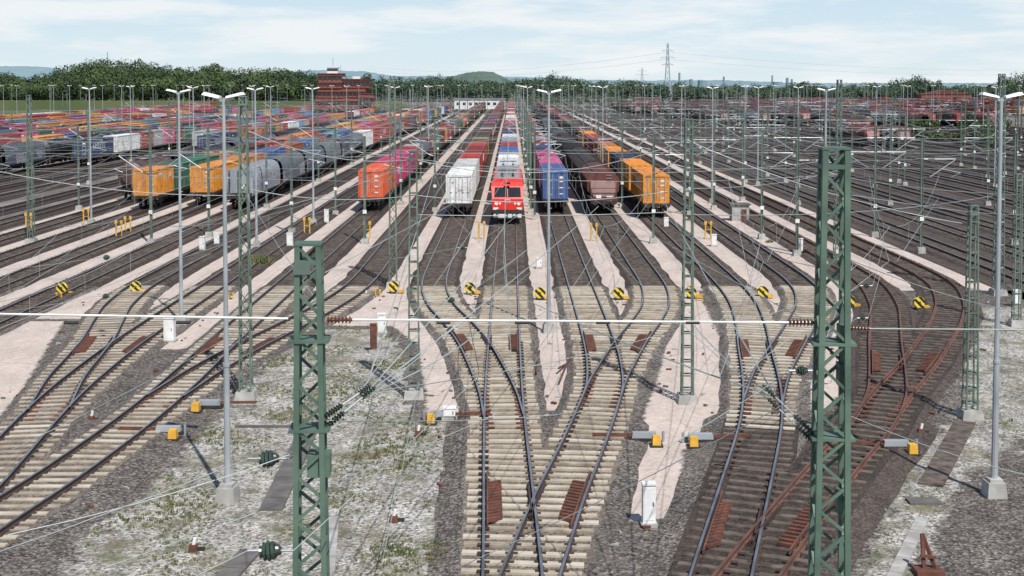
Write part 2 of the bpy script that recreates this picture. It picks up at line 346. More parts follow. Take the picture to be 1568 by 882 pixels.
for a,b_,g in pairs:
    A,B=tracks[a],tracks[b_]
    fd=min([x*.1 for x in range(300,700)],key=lambda d:abs(abs(A['f'](d)-B['f'](d))-1.5) if d>max(A['s'],B['s']) and (d<42)==(g<42) else 99)
    l,r=(A,B) if A['f'](fd)<B['f'](fd) else (B,A)
    for t,sg in ((l,1),(r,-1)):
        f=t['f']
        for k in range(13):
            d=fd-1.7+k*.27; x=f(d)-sg*.7535
            ck.beam((x+sg*.10,d-.05,.25),(x+sg*.50,d+.28,.21),.13,M_plate,.09)
        for k in range(8):
            d=fd-2.2+k*.6; x0=f(d)-sg*.7535+sg*.11; x1=f(d+.6)-sg*.7535+sg*.11
            ck.beam((x0,d,.255),(x1,d+.6,.255),.05,M_railrust,.14)
        for k in range(5):
            d=fd-1.5+k*.6; x0=f(d)+sg*.7535-sg*.12; x1=f(d+.6)+sg*.7535-sg*.12
            ck.beam((x0,d,.25),(x1,d+.6,.25),.05,M_railside,.12)
        toe=max(A['s'],B['s'])
        if toe>30:
            for k in range(10):
                d=toe-1.2+k*.6; x=f(d)-sg*.7535
                ck.beam((x+sg*.06,d,.18),(x+sg*.34,d,.18),.14,M_plate,.04)
ck.obj("check_rail_plates")
sp=MB(); d=24.0
while d<118:
    cs=[]
    for t in tracks:
        if t['s']<=d:
            x=t['f'](d)
            if abs(x)<.42*d+4 and (t['kind'] not in 'SR' or d>vis0(t['x'])): cs.append((x,t['f'](d+.5)-t['f'](d-.5),t))
    cs.sort(key=lambda q:q[0]); g=[]
    for q in cs:
        if g and q[0]-g[-1][-1][0]<2.7: g[-1].append(q)
        else: g.append([q])
    for gi,q in enumerate(g):
        sl_=sum(x[1] for x in q)/len(q)
        x0=q[0][0]-1.3; x1=q[-1][0]+1.3; t=q[0][2]
        light=isLight(t,d); zz=.002*(gi%3); ang=math.atan(-sl_); j=random.uniform(-.07,.07)
        sp.box((x0+x1)/2+j,d+random.uniform(-.03,.03),.11+zz,(x1-x0)*math.cos(ang),random.uniform(.21,.25),.11,random.choice([M_slL[0],M_slL[0],M_slL[1],M_slL[1],M_slL[2]]) if light else M_slD,ang+random.uniform(-.01,.01))
        if d<60:
            for qq in q:
                for s_ in (-.7535,.7535):
                    sp.box(qq[0]+s_,d,.170+zz,.34,.15,.016,M_railside,ang)
    d+=.62
sp.obj("railway_sleepers")
# ---------------------------------------------------------------- wagons
def bogie(b,y):
    for dy in (-.9,.9):
        b.cyl((-.80,y+dy,.46),(-.68,y+dy,.46),.46,M_under,n=12); b.cyl((.68,y+dy,.46),(.80,y+dy,.46),.46,M_under,n=12)
        b.cyl((-.7,y+dy,.46),(.7,y+dy,.46),.08,M_under,n=6)
    for sx in (-1,1):
        b.box(sx*.98,y,.55,.14,2.7,.22,M_under); b.box(sx*1.0,y,.75,.12,.9,.25,M_under)
def ends(b,Lw,z=1.05):
    for y,s in ((0,-1),(Lw,1)):
        for sx in (-.875,.875):
            b.cyl((sx,y,z),(sx,y+s*.42,z),.09,M_black,n=8); b.cyl((sx,y+s*.42,z),(sx,y+s*.5,z),.24,M_black,n=12)
        b.beam((0,y,z-.05),(0,y+s*.4,z-.25),.12,M_black); b.beam((0,y+s*.3,z-.25),(0,y+s*.35,z-.6),.07,M_black)
        b.cyl((.45,y+s*.05,z-.1),(.5,y+s*.2,z-.6),.035,M_black,n=5)
def container(b,y0,Lc,m,z0=1.2,Hc=2.65,marks=0):
    W=1.219; n=int(Lc/.28); e=.12; st=(Lc-2*e)/n
    for sx in (-1,1):
        vs=[]
        for i in range(n):
            for k,dx in ((0,0),(.3,0),(.5,.045),(.8,.045)):
                y=y0+e+(i+k)*st; x=sx*(W-.01-dx); vs+= [(x,y,z0+.12),(x,y,z0+Hc-.1)]
        fs=[]
        for i in range(len(vs)//2-1):
            q=(2*i,2*i+2,2*i+3,2*i+1); fs.append(q if sx>0 else q[::-1])
        b.add(vs,fs,m)
        for z in (z0+.07,z0+Hc-.06): b.box(sx*(W-.05),y0+Lc/2,z,.11,Lc-.02,.13,m)
        for y in (y0+.08,y0+Lc-.08): b.box(sx*(W-.06),y,z0+Hc/2,.15,.16,Hc,m)
        if marks==1:
            yy=y0+2.2
            for k,wl in enumerate((.55,.5,.55,.25,.5,.6,.5)):
                b.box(sx*(W-.004),yy+wl/2,z0+1.55,.012,.16,.95,M_white)
                if wl>.3: b.box(sx*(W-.003),yy+wl*.7,z0+(1.95 if k%2 else 1.2),.012,wl*.6,.15,M_white)
                yy+=wl+.35
        if marks==2:
            b.box(sx*(W-.004),y0+1.3,z0+2.1,.012,1.1,.22,M_white); b.box(sx*(W-.004),y0+Lc-1.2,z0+1.9,.012,.8,.5,M_white)
    b.box(0,y0+Lc/2,z0+Hc-.05,2*W-.2,Lc-.1,.06,m)
    nr=int(Lc/.6)
    for i in range(nr): b.box(0,y0+.3+i*(Lc-.5)/nr,z0+Hc-.015,2*W-.3,.22,.03,m)
    for y,s in ((y0,-1),(y0+Lc,1)):
        b.box(0,y-s*.07,z0+Hc/2,2*W-.28,.06,Hc-.2,m)
        b.box(0,y-s*.03,z0+Hc-.07,2*W-.3,.1,.14,m); b.box(0,y-s*.03,z0+.07,2*W-.3,.1,.14,m)
        for x in (-.82,-.32,.32,.82):
            b.cyl((x,y-s*.005,z0+.1),(x,y-s*.005,z0+Hc-.1),.028,M_galv,n=6)
            b.box(x+.05,y-s*.01,z0+1.05,.22,.05,.05,M_galv)
            for z in (.35,1.6,2.3): b.box(x,y-s*.02,z0+z,.12,.05,.07,m)
        b.box(0,y-s*.035,z0+Hc/2,.03,.02,Hc-.3,M_black)
        for z in (.5,1.1,1.7,2.1): b.box(.57,y-s*.032,z0+z,.34,.012,.10 if z!=2.1 else .22,M_white)
def flat(b,Lw):
    for sx in (-1,1): b.box(sx*1.18,Lw/2,1.05,.16,Lw,.26,M_under)
    b.box(0,Lw/2,1.03,.5,Lw,.22,M_under)
    for i in range(6): b.box(0,.2+i*(Lw-.4)/5,1.06,2.3,.25,.2,M_under)
    bogie(b,2.2); bogie(b,Lw-2.2); ends(b,Lw)
    b.box(0,Lw/2,.65,.9,1.6,.5,M_under)
b=MB(); flat(b,13.4); container(b,.55,12.2,M_cont); W40=b.mesh("container_wagon")
b=MB(); flat(b,13.4); container(b,.55,12.2,M_cont,marks=1); W4B=b.mesh("container_wagon_lettered")
b=MB(); flat(b,13.4); container(b,.5,6.06,M_cont,marks=2); container(b,6.85,6.06,M_cont2); W20=b.mesh("container_wagon_twin")
def arch(k,zb,zt,n=12):
    p=[(-1.42*k,zb)]
    for i in range(n+1):
        t=math.pi*(1-i/n); p.append((1.45*k*math.copysign(abs(math.cos(t))**.55,math.cos(t)),2.1+(zt-2.1)*abs(math.sin(t))**.75))
    p.append((1.42*k,zb)); return p
def graffiti(name):
    m,n,l,p=nt(name); p.inputs['Roughness'].default_value=.6
    oi=n.new("ShaderNodeObjectInfo"); g=n.new("ShaderNodeNewGeometry"); mp=n.new("ShaderNodeMapping"); mp.inputs['Scale'].default_value=(1,.75,1.5); l.new(g.outputs['Position'],mp.inputs[0])
    v1=n.new("ShaderNodeTexNoise"); v1.inputs['Scale'].default_value=.9; v1.inputs['Detail'].default_value=1.5; v1.inputs['Distortion'].default_value=2.2; l.new(mp.outputs[0],v1.inputs[0])
    r=n.new("ShaderNodeValToRGB"); r.color_ramp.interpolation='CONSTANT'; e=r.color_ramp.elements
    seq=[(0,(.5,.5,.5)),(.44,(.02,.02,.02)),(.47,(.30,.42,.50)),(.53,(.02,.02,.02)),(.55,(.5,.2,.3)),(.6,(.55,.55,.5)),(.66,(.02,.02,.02))]
    e[0].color=c4(seq[0][1]); e[1].position=seq[1][0]; e[1].color=c4(seq[1][1])
    for pz,c in seq[2:]: x=e.new(pz); x.color=c4(c)
    l.new(v1.outputs[0],r.inputs[0])
    z=n.new("ShaderNodeTexNoise"); z.inputs['Scale'].default_value=.16; z.inputs['Detail'].default_value=1; l.new(g.outputs['Position'],z.inputs[0])
    mr=n.new("ShaderNodeMapRange"); mr.inputs[1].default_value=.5; mr.inputs[2].default_value=.53; mr.inputs[4].default_value=.8; l.new(z.outputs[0],mr.inputs[0])
    mx=n.new("ShaderNodeMix"); mx.data_type='RGBA'; l.new(mr.outputs[0],mx.inputs[0]); l.new(oi.outputs['Color'],mx.inputs[6]); l.new(r.outputs[0],mx.inputs[7]); l.new(mx.outputs[2],p.inputs['Base Color']); return m
M_graf=graffiti("graffiti_panel")
b=MB(); flat(b,15.5)
b.prism(arch(1,1.2,3.95),.35,15.15,M_cont)
for i in range(17): b.prism(arch(1.025,1.18,4.02),.35+i*.91,.35+i*.91+.09,M_cont)
for sx in (-1,1): b.box(sx*1.47,7.75,1.95,.02,14.2,1.35,M_graf)
for y in (.3,15.2):
    for x in (-.9,0,.9): b.box(x,y,2.5,.09,.12,2.5,M_under)
    b.box(0,y,1.35,2.8,.14,.3,M_under); b.box(.4,y-.02,2.1,.5,.14,.35,M_white)
WT=b.mesh("tarpaulin_wagon")
b=MB(); flat(b,15.0)
hp=[(-.75,1.35),(-1.48,2.05),(-1.5,3.2),(-1.15,3.75),(-.35,4.05),(.35,4.05),(1.15,3.75),(1.5,3.2),(1.48,2.05),(.75,1.35)]
b.prism(hp,1.15,13.85,M_cont)
for i in range(12):
    y=1.15+i*12.6/11
    b.prism([(x*1.035,z+(.03 if z>2 else -.03)) for x,z in hp],y-.06,y+.06,M_cont)
for y,s in ((1.15,-1),(13.85,1)):
    b.add([(-1.3,y+s*.07,3.0),(1.3,y+s*.07,3.0),(1.0,y+s*.85,1.4),(-1.0,y+s*.85,1.4)],[(0,1,2,3)],M_cont)
    for sx in (-1.2,1.2):
        b.beam((sx,y+s*.95,1.2),(sx,y+s*.95,2.4),.07,M_cont); b.beam((sx,y+s*.95,1.2),(sx,y,3.3),.07,M_cont); b.beam((sx,y+s*.15,1.2),(sx,y+s*.15,3.2),.1,M_cont)
    b.beam((-1.2,y+s*.95,2.4),(1.2,y+s*.95,2.4),.06,M_cont); b.beam((-1.2,y+s*.95,1.8),(1.2,y+s*.95,1.8),.05,M_cont)
    b.box(0,y+s*.9,1.35,2.7,.1,.32,M_cont)
    for k in range(8): b.beam((.3,y+s*.12,1.5+k*.3),(.8,y+s*.12,1.5+k*.3),.04,M_galv)
    b.box(-.5,y+s*.97,1.6,.5,.03,.32,M_white); b.box(.55,y+s*.97,1.6,.6,.03,.12,M_white)
for sx in (-1,1): b.box(sx*.9,7.5,4.0,.06,12.4,.1,M_cont)
WH=b.mesh("hopper_wagon")
b=MB(); flat(b,14.0)
b.cyl((0,.7,2.55),(0,13.3,2.55),1.4,M_cont,n=24); b.cyl((0,.7,2.55),(0,.4,2.55),1.4,M_cont,.9,n=24); b.cyl((0,13.3,2.55),(0,13.6,2.55),1.4,M_cont,.9,n=24)
for y in (1.6,4.4,7,9.6,12.4): b.cyl((0,y-.05,2.55),(0,y+.05,2.55),1.43,M_under,n=24); b.box(0,y,1.35,2.3,.3,.5,M_under)
b.cyl((0,7,3.9),(0,7,4.15),.35,M_under,n=12); b.box(0,7,4.05,.7,4,.05,M_galv)
b.beam((-.3,.25,1.1),(-.3,.25,3.9),.05,M_galv); b.beam((.3,.25,1.1),(.3,.25,3.9),.05,M_galv)
WK=b.mesh("tank_wagon")
ORG=(.78,.31,.04);RED=(.44,.06,.045);PNK=(.58,.10,.22);WHT=(.78,.78,.76);BLU=(.07,.15,.38);DBL=(.04,.065,.15);GRN=(.05,.18,.11);BRN=(.15,.045,.036);DRD=(.24,.04,.034);BLK=(.03,.03,.035);SIL=(.36,.39,.43);GRY=(.11,.13,.16);YEL=(.66,.42,.09);LBL=(.15,.33,.50);MAG=(.5,.07,.2);ORF=(.64,.26,.07)
NM={W40:"container_wagon",W4B:"container_wagon",W20:"container_wagon",WT:"tarpaulin_wagon",WH:"hopper_wagon",WK:"tank_wagon"}
WL={W40:14.4,W4B:14.4,W20:14.4,WT:16.5,WH:16.0,WK:15.0}
def train(x,y0,y1,seq,fill=None):
    y=y0; i=0
    while y<y1:
        me,c=seq[i] if i<len(seq) else fill()
        k=random.uniform(.8,1.06); c=tuple(min(.85,q*k) for q in c)
        if i>=len(seq):
            g_=sum(c)/3; c=tuple(q*.9+g_*.1 for q in c)
        inst(me,NM[me],(x,y,.305),c); y+=WL[me]; i+=1
C=[ORF,RED,DRD,BLU,DBL,DRD,BRN,GRN,WHT,GRY,LBL,RED,ORF,DRD,YEL,BRN,PNK,RED]
CB=[ORF,RED,RED,BLU,DRD,GRN,WHT,LBL,RED,ORF,YEL,PNK,PNK,RED,ORG,(.5,.12,.05),DBL,(.42,.43,.45)]
KB=[W40,W40,W4B,W20]
cont=lambda: (random.choice(KB),random.choice(C))
bcont=lambda: (random.choice(KB),random.choice(CB))
dcont=lambda: (random.choice(KB),random.choice([DRD,BRN,RED,DBL,GRN,BRN,GRY,ORF,DRD]))
rcont=lambda: (random.choice(KB),random.choice([DRD,RED,RED,DRD,BRN,ORF,LBL,WHT,RED]))
dark=lambda: (random.choice([WT,WH,WK]),random.choice([BLK,GRY,BRN,BLK,(.07,.035,.03)]))
rdark=lambda: (random.choice([WH,WK,WH]),random.choice([BRN,BLK,DRD,(.10,.04,.035)]))
train(-5.0,116,640,[(W4B,WHT),(W40,(.66,.66,.65)),(W40,RED),(W4B,DRD),(W40,RED),(W20,(.05,.12,.07)),(W40,(.04,.10,.07)),(W40,BRN),(W20,BRN)],dcont)
train(4.25,120.5,640,[(W4B,BLU),(W40,(.55,.13,.28)),(W40,MAG),(W20,DBL),(W40,DRD),(W40,(.3,.3,.32))],dcont)
train(8.85,119,520,[(WH,BRN),(WH,(.05,.045,.045)),(WH,(.05,.045,.045)),(WT,BLK),(WT,BLK),(WH,(.06,.05,.05)),(WT,GRY)],dark)
train(13.6,116,620,[(W4B,ORG),(W40,ORG),(W40,(.04,.05,.09)),(W4B,ORG),(W40,(.55,.20,.05)),(W20,DRD),(W40,RED),(W40,ORG),(W40,BRN)],dcont)
train(-14,122,600,[(W40,(.72,.13,.045)),(W4B,(.58,.05,.16)),(W40,MAG),(W20,RED),(WK,GRY)],dcont)
train(-27.5,124,520,[(WT,SIL),(WT,(.16,.18,.21)),(WT,(.10,.13,.16)),(WT,(.2,.23,.26)),(WT,GRY),(WK,(.14,.17,.2))],cont)
train(-32.2,128,460,[(W40,ORG),(W20,ORG),(W40,BLU),(W40,(.5,.12,.04)),(W20,BLU)],bcont)
train(-36.9,124,430,[(W20,ORG),(W4B,GRN),(W20,(.55,.2,.05)),(W40,BRN),(W20,RED)],bcont)
train(-41.5,134,400,[(WK,(.12,.07,.055)),(WT,BLK),(WK,BLK),(WT,GRY)],dark)
for k,(x,s) in enumerate([(-51,205),(-57,225),(-66.4,190),(-71.1,170),(-78,200),(-82.7,250),(-87.4,205),(-92.1,215),(-103.7,240),(-108.4,255),(-113.1,262),(-121,280),(-131,305),(-136,320),(-141,330)]):
    train(x,s,s+random.uniform(140,260),[],dark if k in (3,7) else bcont)
for x,s,e,fl in ((53,520,640,rdark),(57.7,500,640,rdark),(62.4,440,600,dark),(67.1,390,600,rdark),(73,250,275,rdark),(73,370,600,dark),(78,246,262,rdark),(78,380,600,rdark),(83,300,330,rdark),(83,390,640,dark),(88,380,620,rdark),(95,330,350,dark),(95,400,640,rdark),(100,370,620,dark),(105,380,620,rdark),(110,330,370,dark),(110,400,640,rdark),(117,370,700,dark),(122,360,700,rcont),(128,380,720,rdark),(134,370,700,rcont),(140,360,700,rdark),(146,380,700,rcont)):
    train(x,s,e,[],fl)
for x in range(155,330,6):
    train(x,max(440,x*2.3)+random.uniform(0,150),720+random.uniform(0,120),[],random.choice([cont,rcont,rcont,rdark]))
# ---------------------------------------------------------------- locomotive
e=bpy.data.objects.new("electric_locomotive",None); col.objects.link(e); e.location=(-.4,110.7,.305)
def kid(b,name):
    o=b.obj(name); o.parent=e; return o
b=MB(); Ln=18.9; W=1.47
sidep=[(0.0,1.0),(0.0,2.15),(.62,3.25),(.95,3.62),(1.7,3.82),(Ln-1.7,3.82),(Ln-.95,3.62),(Ln-.62,3.25),(Ln,2.15),(Ln,1.0)]
n=len(sidep)
def wx(y,z):
    k=1.0 if z<3.3 else (.93 if z<3.7 else .84)
    return W*k*(.93 if (y<.3 or y>Ln-.3) else 1)
vs=[(-wx(y,z),y,z) for y,z in sidep]+[(wx(y,z),y,z) for y,z in sidep]
b.add(vs,[(i,(i+1)%n,n+(i+1)%n,n+i) for i in range(n)]+[tuple(range(n))[::-1],tuple(range(n,2*n))],M_red)
kid(b,"body")
b=MB()
def fp(z,x,off=.012):
    y=(z-2.15)/(3.25-2.15)*.62; nrm=Vector((0,-1.1,.62)).normalized(); return (x,y+nrm.y*off,z+nrm.z*off)
b.add([fp(2.3,-1.2),fp(2.3,1.2),fp(3.15,1.15),fp(3.15,-1.15)],[(0,1,2,3)],M_glass)
b.beam(fp(2.3,0,.03),fp(3.15,0,.03),.07,M_red,.03)
for x0 in (-.9,.4): b.beam(fp(2.32,x0,.05),fp(2.95,x0+.4,.05),.03,M_black)
for y in (1.2,Ln-1.6):
    for sx in (-1,1): b.box(sx*(W+.004),y+.1,2.75,.02,.6,.7,M_glass)
kid(b,"windows")
b=MB()
b.box(0,.3,3.55,.5,.25,.18,M_glass)
for sx in (-1,1):
    b.cyl((sx*1.0,-.03,1.75),(sx*1.0,.05,1.75),.16,M_white,n=14); b.cyl((sx*.68,-.025,1.75),(sx*.68,.05,1.75),.1,M_white,n=12)
    b.box(sx*1.05,-.01,1.28,.45,.03,.22,M_white)
b.box(0,-.012,1.95,.5,.03,.3,M_white); b.box(0,-.02,1.95,.42,.03,.22,M_red)
b.box(0,-.03,1.05,2.7,.12,.28,M_black); b.box(0,.1,.6,2.5,.25,.45,M_white); b.box(0,.08,.42,2.5,.25,.14,M_black)
kid(b,"front_fittings")
b=MB(); ends(b,Ln,1.05)
for y in (3.6,Ln-3.6): bogie(b,y); b.box(0,y,.7,2.5,3.6,.4,M_under)
b.box(0,Ln/2,.75,2.5,5,.6,M_under); b.box(0,Ln/2,.95,2.8,Ln-.4,.2,M_under)
for i in range(7):
    for sx in (-1,1): b.box(sx*(W+.01),4+i*1.8,2.9,.03,1.2,.6,M_black)
kid(b,"running_gear")
b=MB()
b.box(0,Ln/2,3.9,2.1,Ln-4,.16,M_roofgrey)
for i in range(6): b.box(random.uniform(-.3,.3),4+i*2.1,4.08,1.2,1.1,.25,M_roofgrey)
for y in (2.8,Ln-2.8):
    for sx in (-.5,.5):
        for dy in (-.6,.6): b.cyl((sx,y+dy,3.95),(sx,y+dy,4.25),.09,M_brown,n=8)
        b.beam((sx,y-.7,4.27),(sx,y+.7,4.27),.06,M_black); b.beam((sx,y-.6,4.3),(sx,y+.9,4.42),.05,M_black)
    b.beam((-.85,y+.8,4.5),(.85,y+.8,4.5),.06,M_black); b.beam((-.85,y+.5,4.5),(.85,y+.5,4.5),.06,M_black)
kid(b,"roof_equipment")
train(-.4,130.2,640,[(W40,(.55,.56,.58)),(W20,WHT),(W4B,BLU),(W40,RED),(W40,(.3,.33,.4))],lambda:(random.choice([W40,W4B,W20]),random.choice([RED,RED,PNK,DBL,WHT,ORF,DRD])))
# ---------------------------------------------------------------- lamps
b=MB(); Hh=12.3
b.box(0,0,.22,.62,.62,.5,M_conc,taper=.85); b.box(0,0,.52,.4,.4,.1,M_conc)
b.cyl((0,0,.5),(0,0,4.2),.105,M_galv,.09,n=10,caps=False); b.cyl((0,0,4.2),(0,0,Hh),.08,M_galv,.05,n=10)
b.cyl((0,0,4.15),(0,0,4.25),.11,M_galv,n=10)
for k in range(10): b.box(.10,0,5+k*.7,.12,.03,.03,M_galv)
for sx in (-1,1):
    b.beam((0,0,Hh-.1),(sx*.3,0,Hh-.0),.07,M_galv)
    b.add([(sx*.10,-.15,Hh-.02),(sx*.10,.15,Hh-.02),(sx*.63,.18,Hh+.09),(sx*.63,-.18,Hh+.09),(sx*.10,-.1,Hh+.05),(sx*.10,.1,Hh+.05),(sx*.58,.12,Hh+.17),(sx*.58,-.12,Hh+.17)],
      [(0,1,2,3),(4,5,6,7),(0,1,5,4),(1,2,6,5),(2,3,7,6),(3,0,4,7)],M_white)
LAMP=b.mesh("yard_lamp_post")
def lamp(x,y): inst(LAMP,"yard_lamp_post",(x,y,0),rot=random.uniform(-.12,.12))
for u,v_ in ((349,768),(278,500),(1522,760),(140,345),(393,380),(480,345),(840,510),(1262,412),(1090,312),(1160,285)):
    p=site(u,v_); lamp(p.x,p.y)
for d0 in (150,205,265,335,420,520,640,780):
    for x in list(range(-330,340,24 if d0<260 else 17)):
        xx=x+6+random.uniform(-3,3)
        if abs(xx)<.43*d0 and abs(xx-0)>8:
            lamp(xx,d0+random.uniform(-14,14))
    if d0<600: lamp(2,d0+10)
# ---------------------------------------------------------------- masts
def lattice(name,x,y,h,wb,wt,leg=.09,br=.05,pitch=.55,batten=False,depth=1.0,m=M_green,foot=True):
    b=MB()
    def cn(z,i):
        k=(wb+(wt-wb)*z/h)/2; sx=(-1,1,1,-1)[i]; sy=(-1,-1,1,1)[i]; return Vector((sx*k,sy*k*depth,z))
    for i in range(4): b.beam(cn(0,i),cn(h,i),leg,m)
    nst=int(h/pitch)
    for s in range(nst):
        z0=s*h/nst; z1=(s+1)*h/nst
        for i in range(4):
            j=(i+1)%4
            if batten: b.beam(cn(z1,i),cn(z1,j),br*1.4,m,.05)
            elif s%2==0: b.beam(cn(z0,i),cn(z1,j),br,m)
            else: b.beam(cn(z0,j),cn(z1,i),br,m)
    b.box(0,0,h+.02,wt+leg+.02,wt*depth+leg+.02,.04,m)
    b.box(0,0,h-.3,wt+.10,wt*depth+.10,.08,m)
    if foot: b.box(0,0,.15,wb+.4,wb+.4,.4,M_conc,taper=.85)
    return b,name,x,y
def put(t,rot=0): b,n,x,y=t; return b.obj(n,(x,y,0),rot)
def insul(b,p,q,r=.09,m=M_brown,k=7):
    p=Vector(p);q=Vector(q); b.cyl(p,q,r*.4,m,n=6)
    for i in range(k):
        a=p.lerp(q,(i+.15)/k); c=p.lerp(q,(i+.6)/k); b.cyl(a,c,r,m,r*.5,n=10)
t=lattice("lattice_catenary_mast",-3.62,22,9.85,.60,.37,.095,.05,.40,m=M_green)
b=t[0]
for z in (8.15,6.55): b.box(0,0,z,.72,.56,.05,M_green)
b.box(.16,.0,5.9,.4,.4,.4,M_green); b.box(-.1,-.26,9.45,.3,.03,.2,M_greend)
put(t,.06)
t=lattice("lattice_catenary_mast",5.72,22,11.55,.62,.38,.10,.05,.42,m=M_green)
b=t[0]
for z in (8.1,6.4): b.box(0,0,z,.76,.56,.05,M_green)
for z in (8.2,7.5,5.2): b.box(.22,.1,z,.18,.3,.4,M_green)
put(t,-.05)
for u,v_,h,ba,wb in ((377,612,12.2,False,.46),(634,610,10.0,True,.44),(1052,617,11.3,True,.44),(1485,640,8.1,True,.44),(602,440,13.2,False,.46),(1528,452,13.3,False,.5),(1556,500,8,True,.36),(48,372,11.8,False,.45),(1282,400,13.,False,.45)):
    p=site(u,v_); put(lattice("lattice_catenary_mast",p.x,p.y,h,wb,.26,.06,.035,.55,ba,m=M_greend),random.uniform(-.1,.1))
def post(h,arms):
    b=MB()
    for sx in (-.08,.08): b.box(sx,0,h/2,.03,.18,h,M_greend)
    b.box(0,0,h/2,.14,.03,h,M_greend); b.box(0,0,.2,.6,.6,.5,M_conc,taper=.85)
    for s in arms:
        b.cyl((s*.1,0,7.1),(s*.5,0,7.1),.03,M_galv,n=6); insul(b,(s*.45,0,7.1),(s*.95,0,7.1),.08,M_brown,5); b.cyl((s*.95,0,7.1),(s*2.5,0,7.1),.03,M_galv,n=6)
        insul(b,(s*.15,0,5.6),(s*.6,0,5.75),.08,M_brown,5); b.cyl((s*.6,0,5.75),(s*2.5,0,7.05),.03,M_galv,n=6)
        b.cyl((s*1.5,0,6.35),(s*2.9,0,6.05),.022,M_galv,n=5); b.cyl((s*2.9,0,6.05),(s*2.2,0,5.75),.018,M_galv,n=5)
    b.box(0,-.13,2.6,.3,.02,.3,M_white)
    return b
P2=post(9.3,(-1,1)).mesh("catenary_post"); P1=post(8.6,(1,)).mesh("catenary_post_single"); P0=post(10.5,()).mesh("catenary_post_plain")
rows=(100,128,160,196,236,280,330,385,445,515,600,700)
colsX=[-140,-118,-96,-75,-54,-43.9,-25.2,-11.7,1.95,11.3,20.5,30.2,39.9,50,70,91.5,113.5,137]
for d0 in rows:
    for x in colsX:
        if abs(x)<.425*d0+2:
            if d0<112 and abs(x-1.95)<1: continue
            inst(random.choice([P2,P2,P1,P0]),"catenary_post",(x,d0+random.uniform(-3,3),0))
for y in (116,122,140,148,176,215): inst(random.choice([P0,P1]),"catenary_post",(1.95+random.uniform(-.2,.2),y,0))
for i in range(46):
    y=random.uniform(150,420); x=random.uniform(20,min(150,.42*y)); inst(random.choice([P0,P1,P2]),"catenary_post",(min([a+2.35 for a in RX],key=lambda q:abs(q-x)),y,0))
for u,v_ in ((232,375),(447,358),(514,330),(666,325),(1137,308),(1220,392),(1410,388),(1056,330)):
    p=site(u,v_); inst(random.choice([P2,P1]),"catenary_post",(p.x,p.y,0))
# ---------------------------------------------------------------- wires
wr=MB()
def wire(p,q,sag=0.0,r=.011,n=1,m=M_wire,b=None):
    b=b or wr; p=Vector(p);q=Vector(q); pv=p
    for i in range(1,n+1):
        t=i/n; c=p.lerp(q,t); c.z-=4*sag*t*(1-t); b.cyl(pv,c,r,m,n=4,caps=False); pv=c
for t in tracks:
    x=t['x']
    if abs(x)>75 or t['kind']=='R' and x>60: continue
    f=t['f']
    ys=[y for y in (30,50,78,100,128,160,196,236,280,330,385,445,515,600,700) if y>=max(t['s'],28) and y>=vis0(x)-20]
    for a,c in zip(ys[:-1],ys[1:]):
        nn=8 if a<150 else 3
        wire((f(a),a,5.55),(f(c),c,5.55),0,.010 if a<100 else .013)
        wire((f(a),a,6.95),(f(c),c,6.95),.75,.009 if a<100 else .012,nn)
        if a<130:
            for k in range(1,5):
                tt=k/5; y=a+(c-a)*tt; xx=f(a)+(f(c)-f(a))*tt; wire((xx,y,5.55),(xx,y,6.95-4*.75*tt*(1-tt)),0,.006)
for d0 in rows[:9]:
    xs=[x for x in colsX if abs(x)<.425*d0+2]
    for a,c in zip(xs[:-1],xs[1:]):
        if abs(a)>80: continue
        wire((a,d0,8.9),(c,d0,8.9),.9,.014,5); wire((a,d0,7.2),(c,d0,7.2),.1,.013,2); wire((a,d0,5.9),(c,d0,5.9),0,.012,1)
        if d0<200 and abs(a)<60:   # anchoring and crossing wires between neighbouring rows
            wire((a,d0,8.4),(c,d0+28,6.9),.3,.012,4); wire((c,d0,8.2),(a+2,d0+34,6.7),.3,.012,4)
def pt(u,v_,d):
    return Vector(((u-784)/F*d,d,H-(v_-130)/F*d))
for a,c,s in ((pt(377,200,50),pt(634,245,50),.5),(pt(377,290,50),pt(634,300,50),.3),(pt(634,245,50),pt(1052,215,50),.9),(pt(634,300,50),pt(1052,290,50),.4),(pt(1052,215,50),pt(1485,345,47),.4),
    (pt(377,300,50),pt(-60,250,50),.4),(pt(634,330,50),pt(1052,325,50),.1),(pt(602,240,78),pt(48,215,100),.5),(pt(602,240,78),pt(1282,245,88),1.0),(pt(602,262,78),pt(1282,268,88),.6),(pt(1282,245,88),pt(1600,215,78),.5),(pt(1282,270,88),pt(1600,300,78),.3),
    (pt(602,280,78),pt(48,262,100),.1),(pt(377,330,50),pt(602,262,78),.2),(pt(1052,290,50),pt(1282,262,88),.3),(pt(1052,330,50),pt(1528,300,75),.4),(pt(1282,300,88),pt(1056,235,104),.2)):
    wire(a,c,s,.016,10)
zt=8.5
bus=MB()
bus.cyl((-2.9,22,zt),(5.0,22,zt-.05),.021,M_white,n=8); bus.cyl((-4.0,22,zt+.02),(-12,22,zt+.15),.021,M_white,n=8); bus.cyl((6.4,22,zt-.16),(12,22,zt-.2),.013,M_wire,n=8)
insul(bus,(-3.3,22,zt),(-2.85,22,zt),.075); insul(bus,(4.95,22,zt-.05),(5.4,22,zt-.05),.075); insul(bus,(6.0,22,zt-.14),(6.4,22,zt-.16),.06)
for x in (-1.35,.05,1.5,3.1,-6,-8): bus.cyl((x,22,zt-.05),(x+.25,22,zt-.05),.03,M_black,n=8)
bus.obj("busbar_tube")
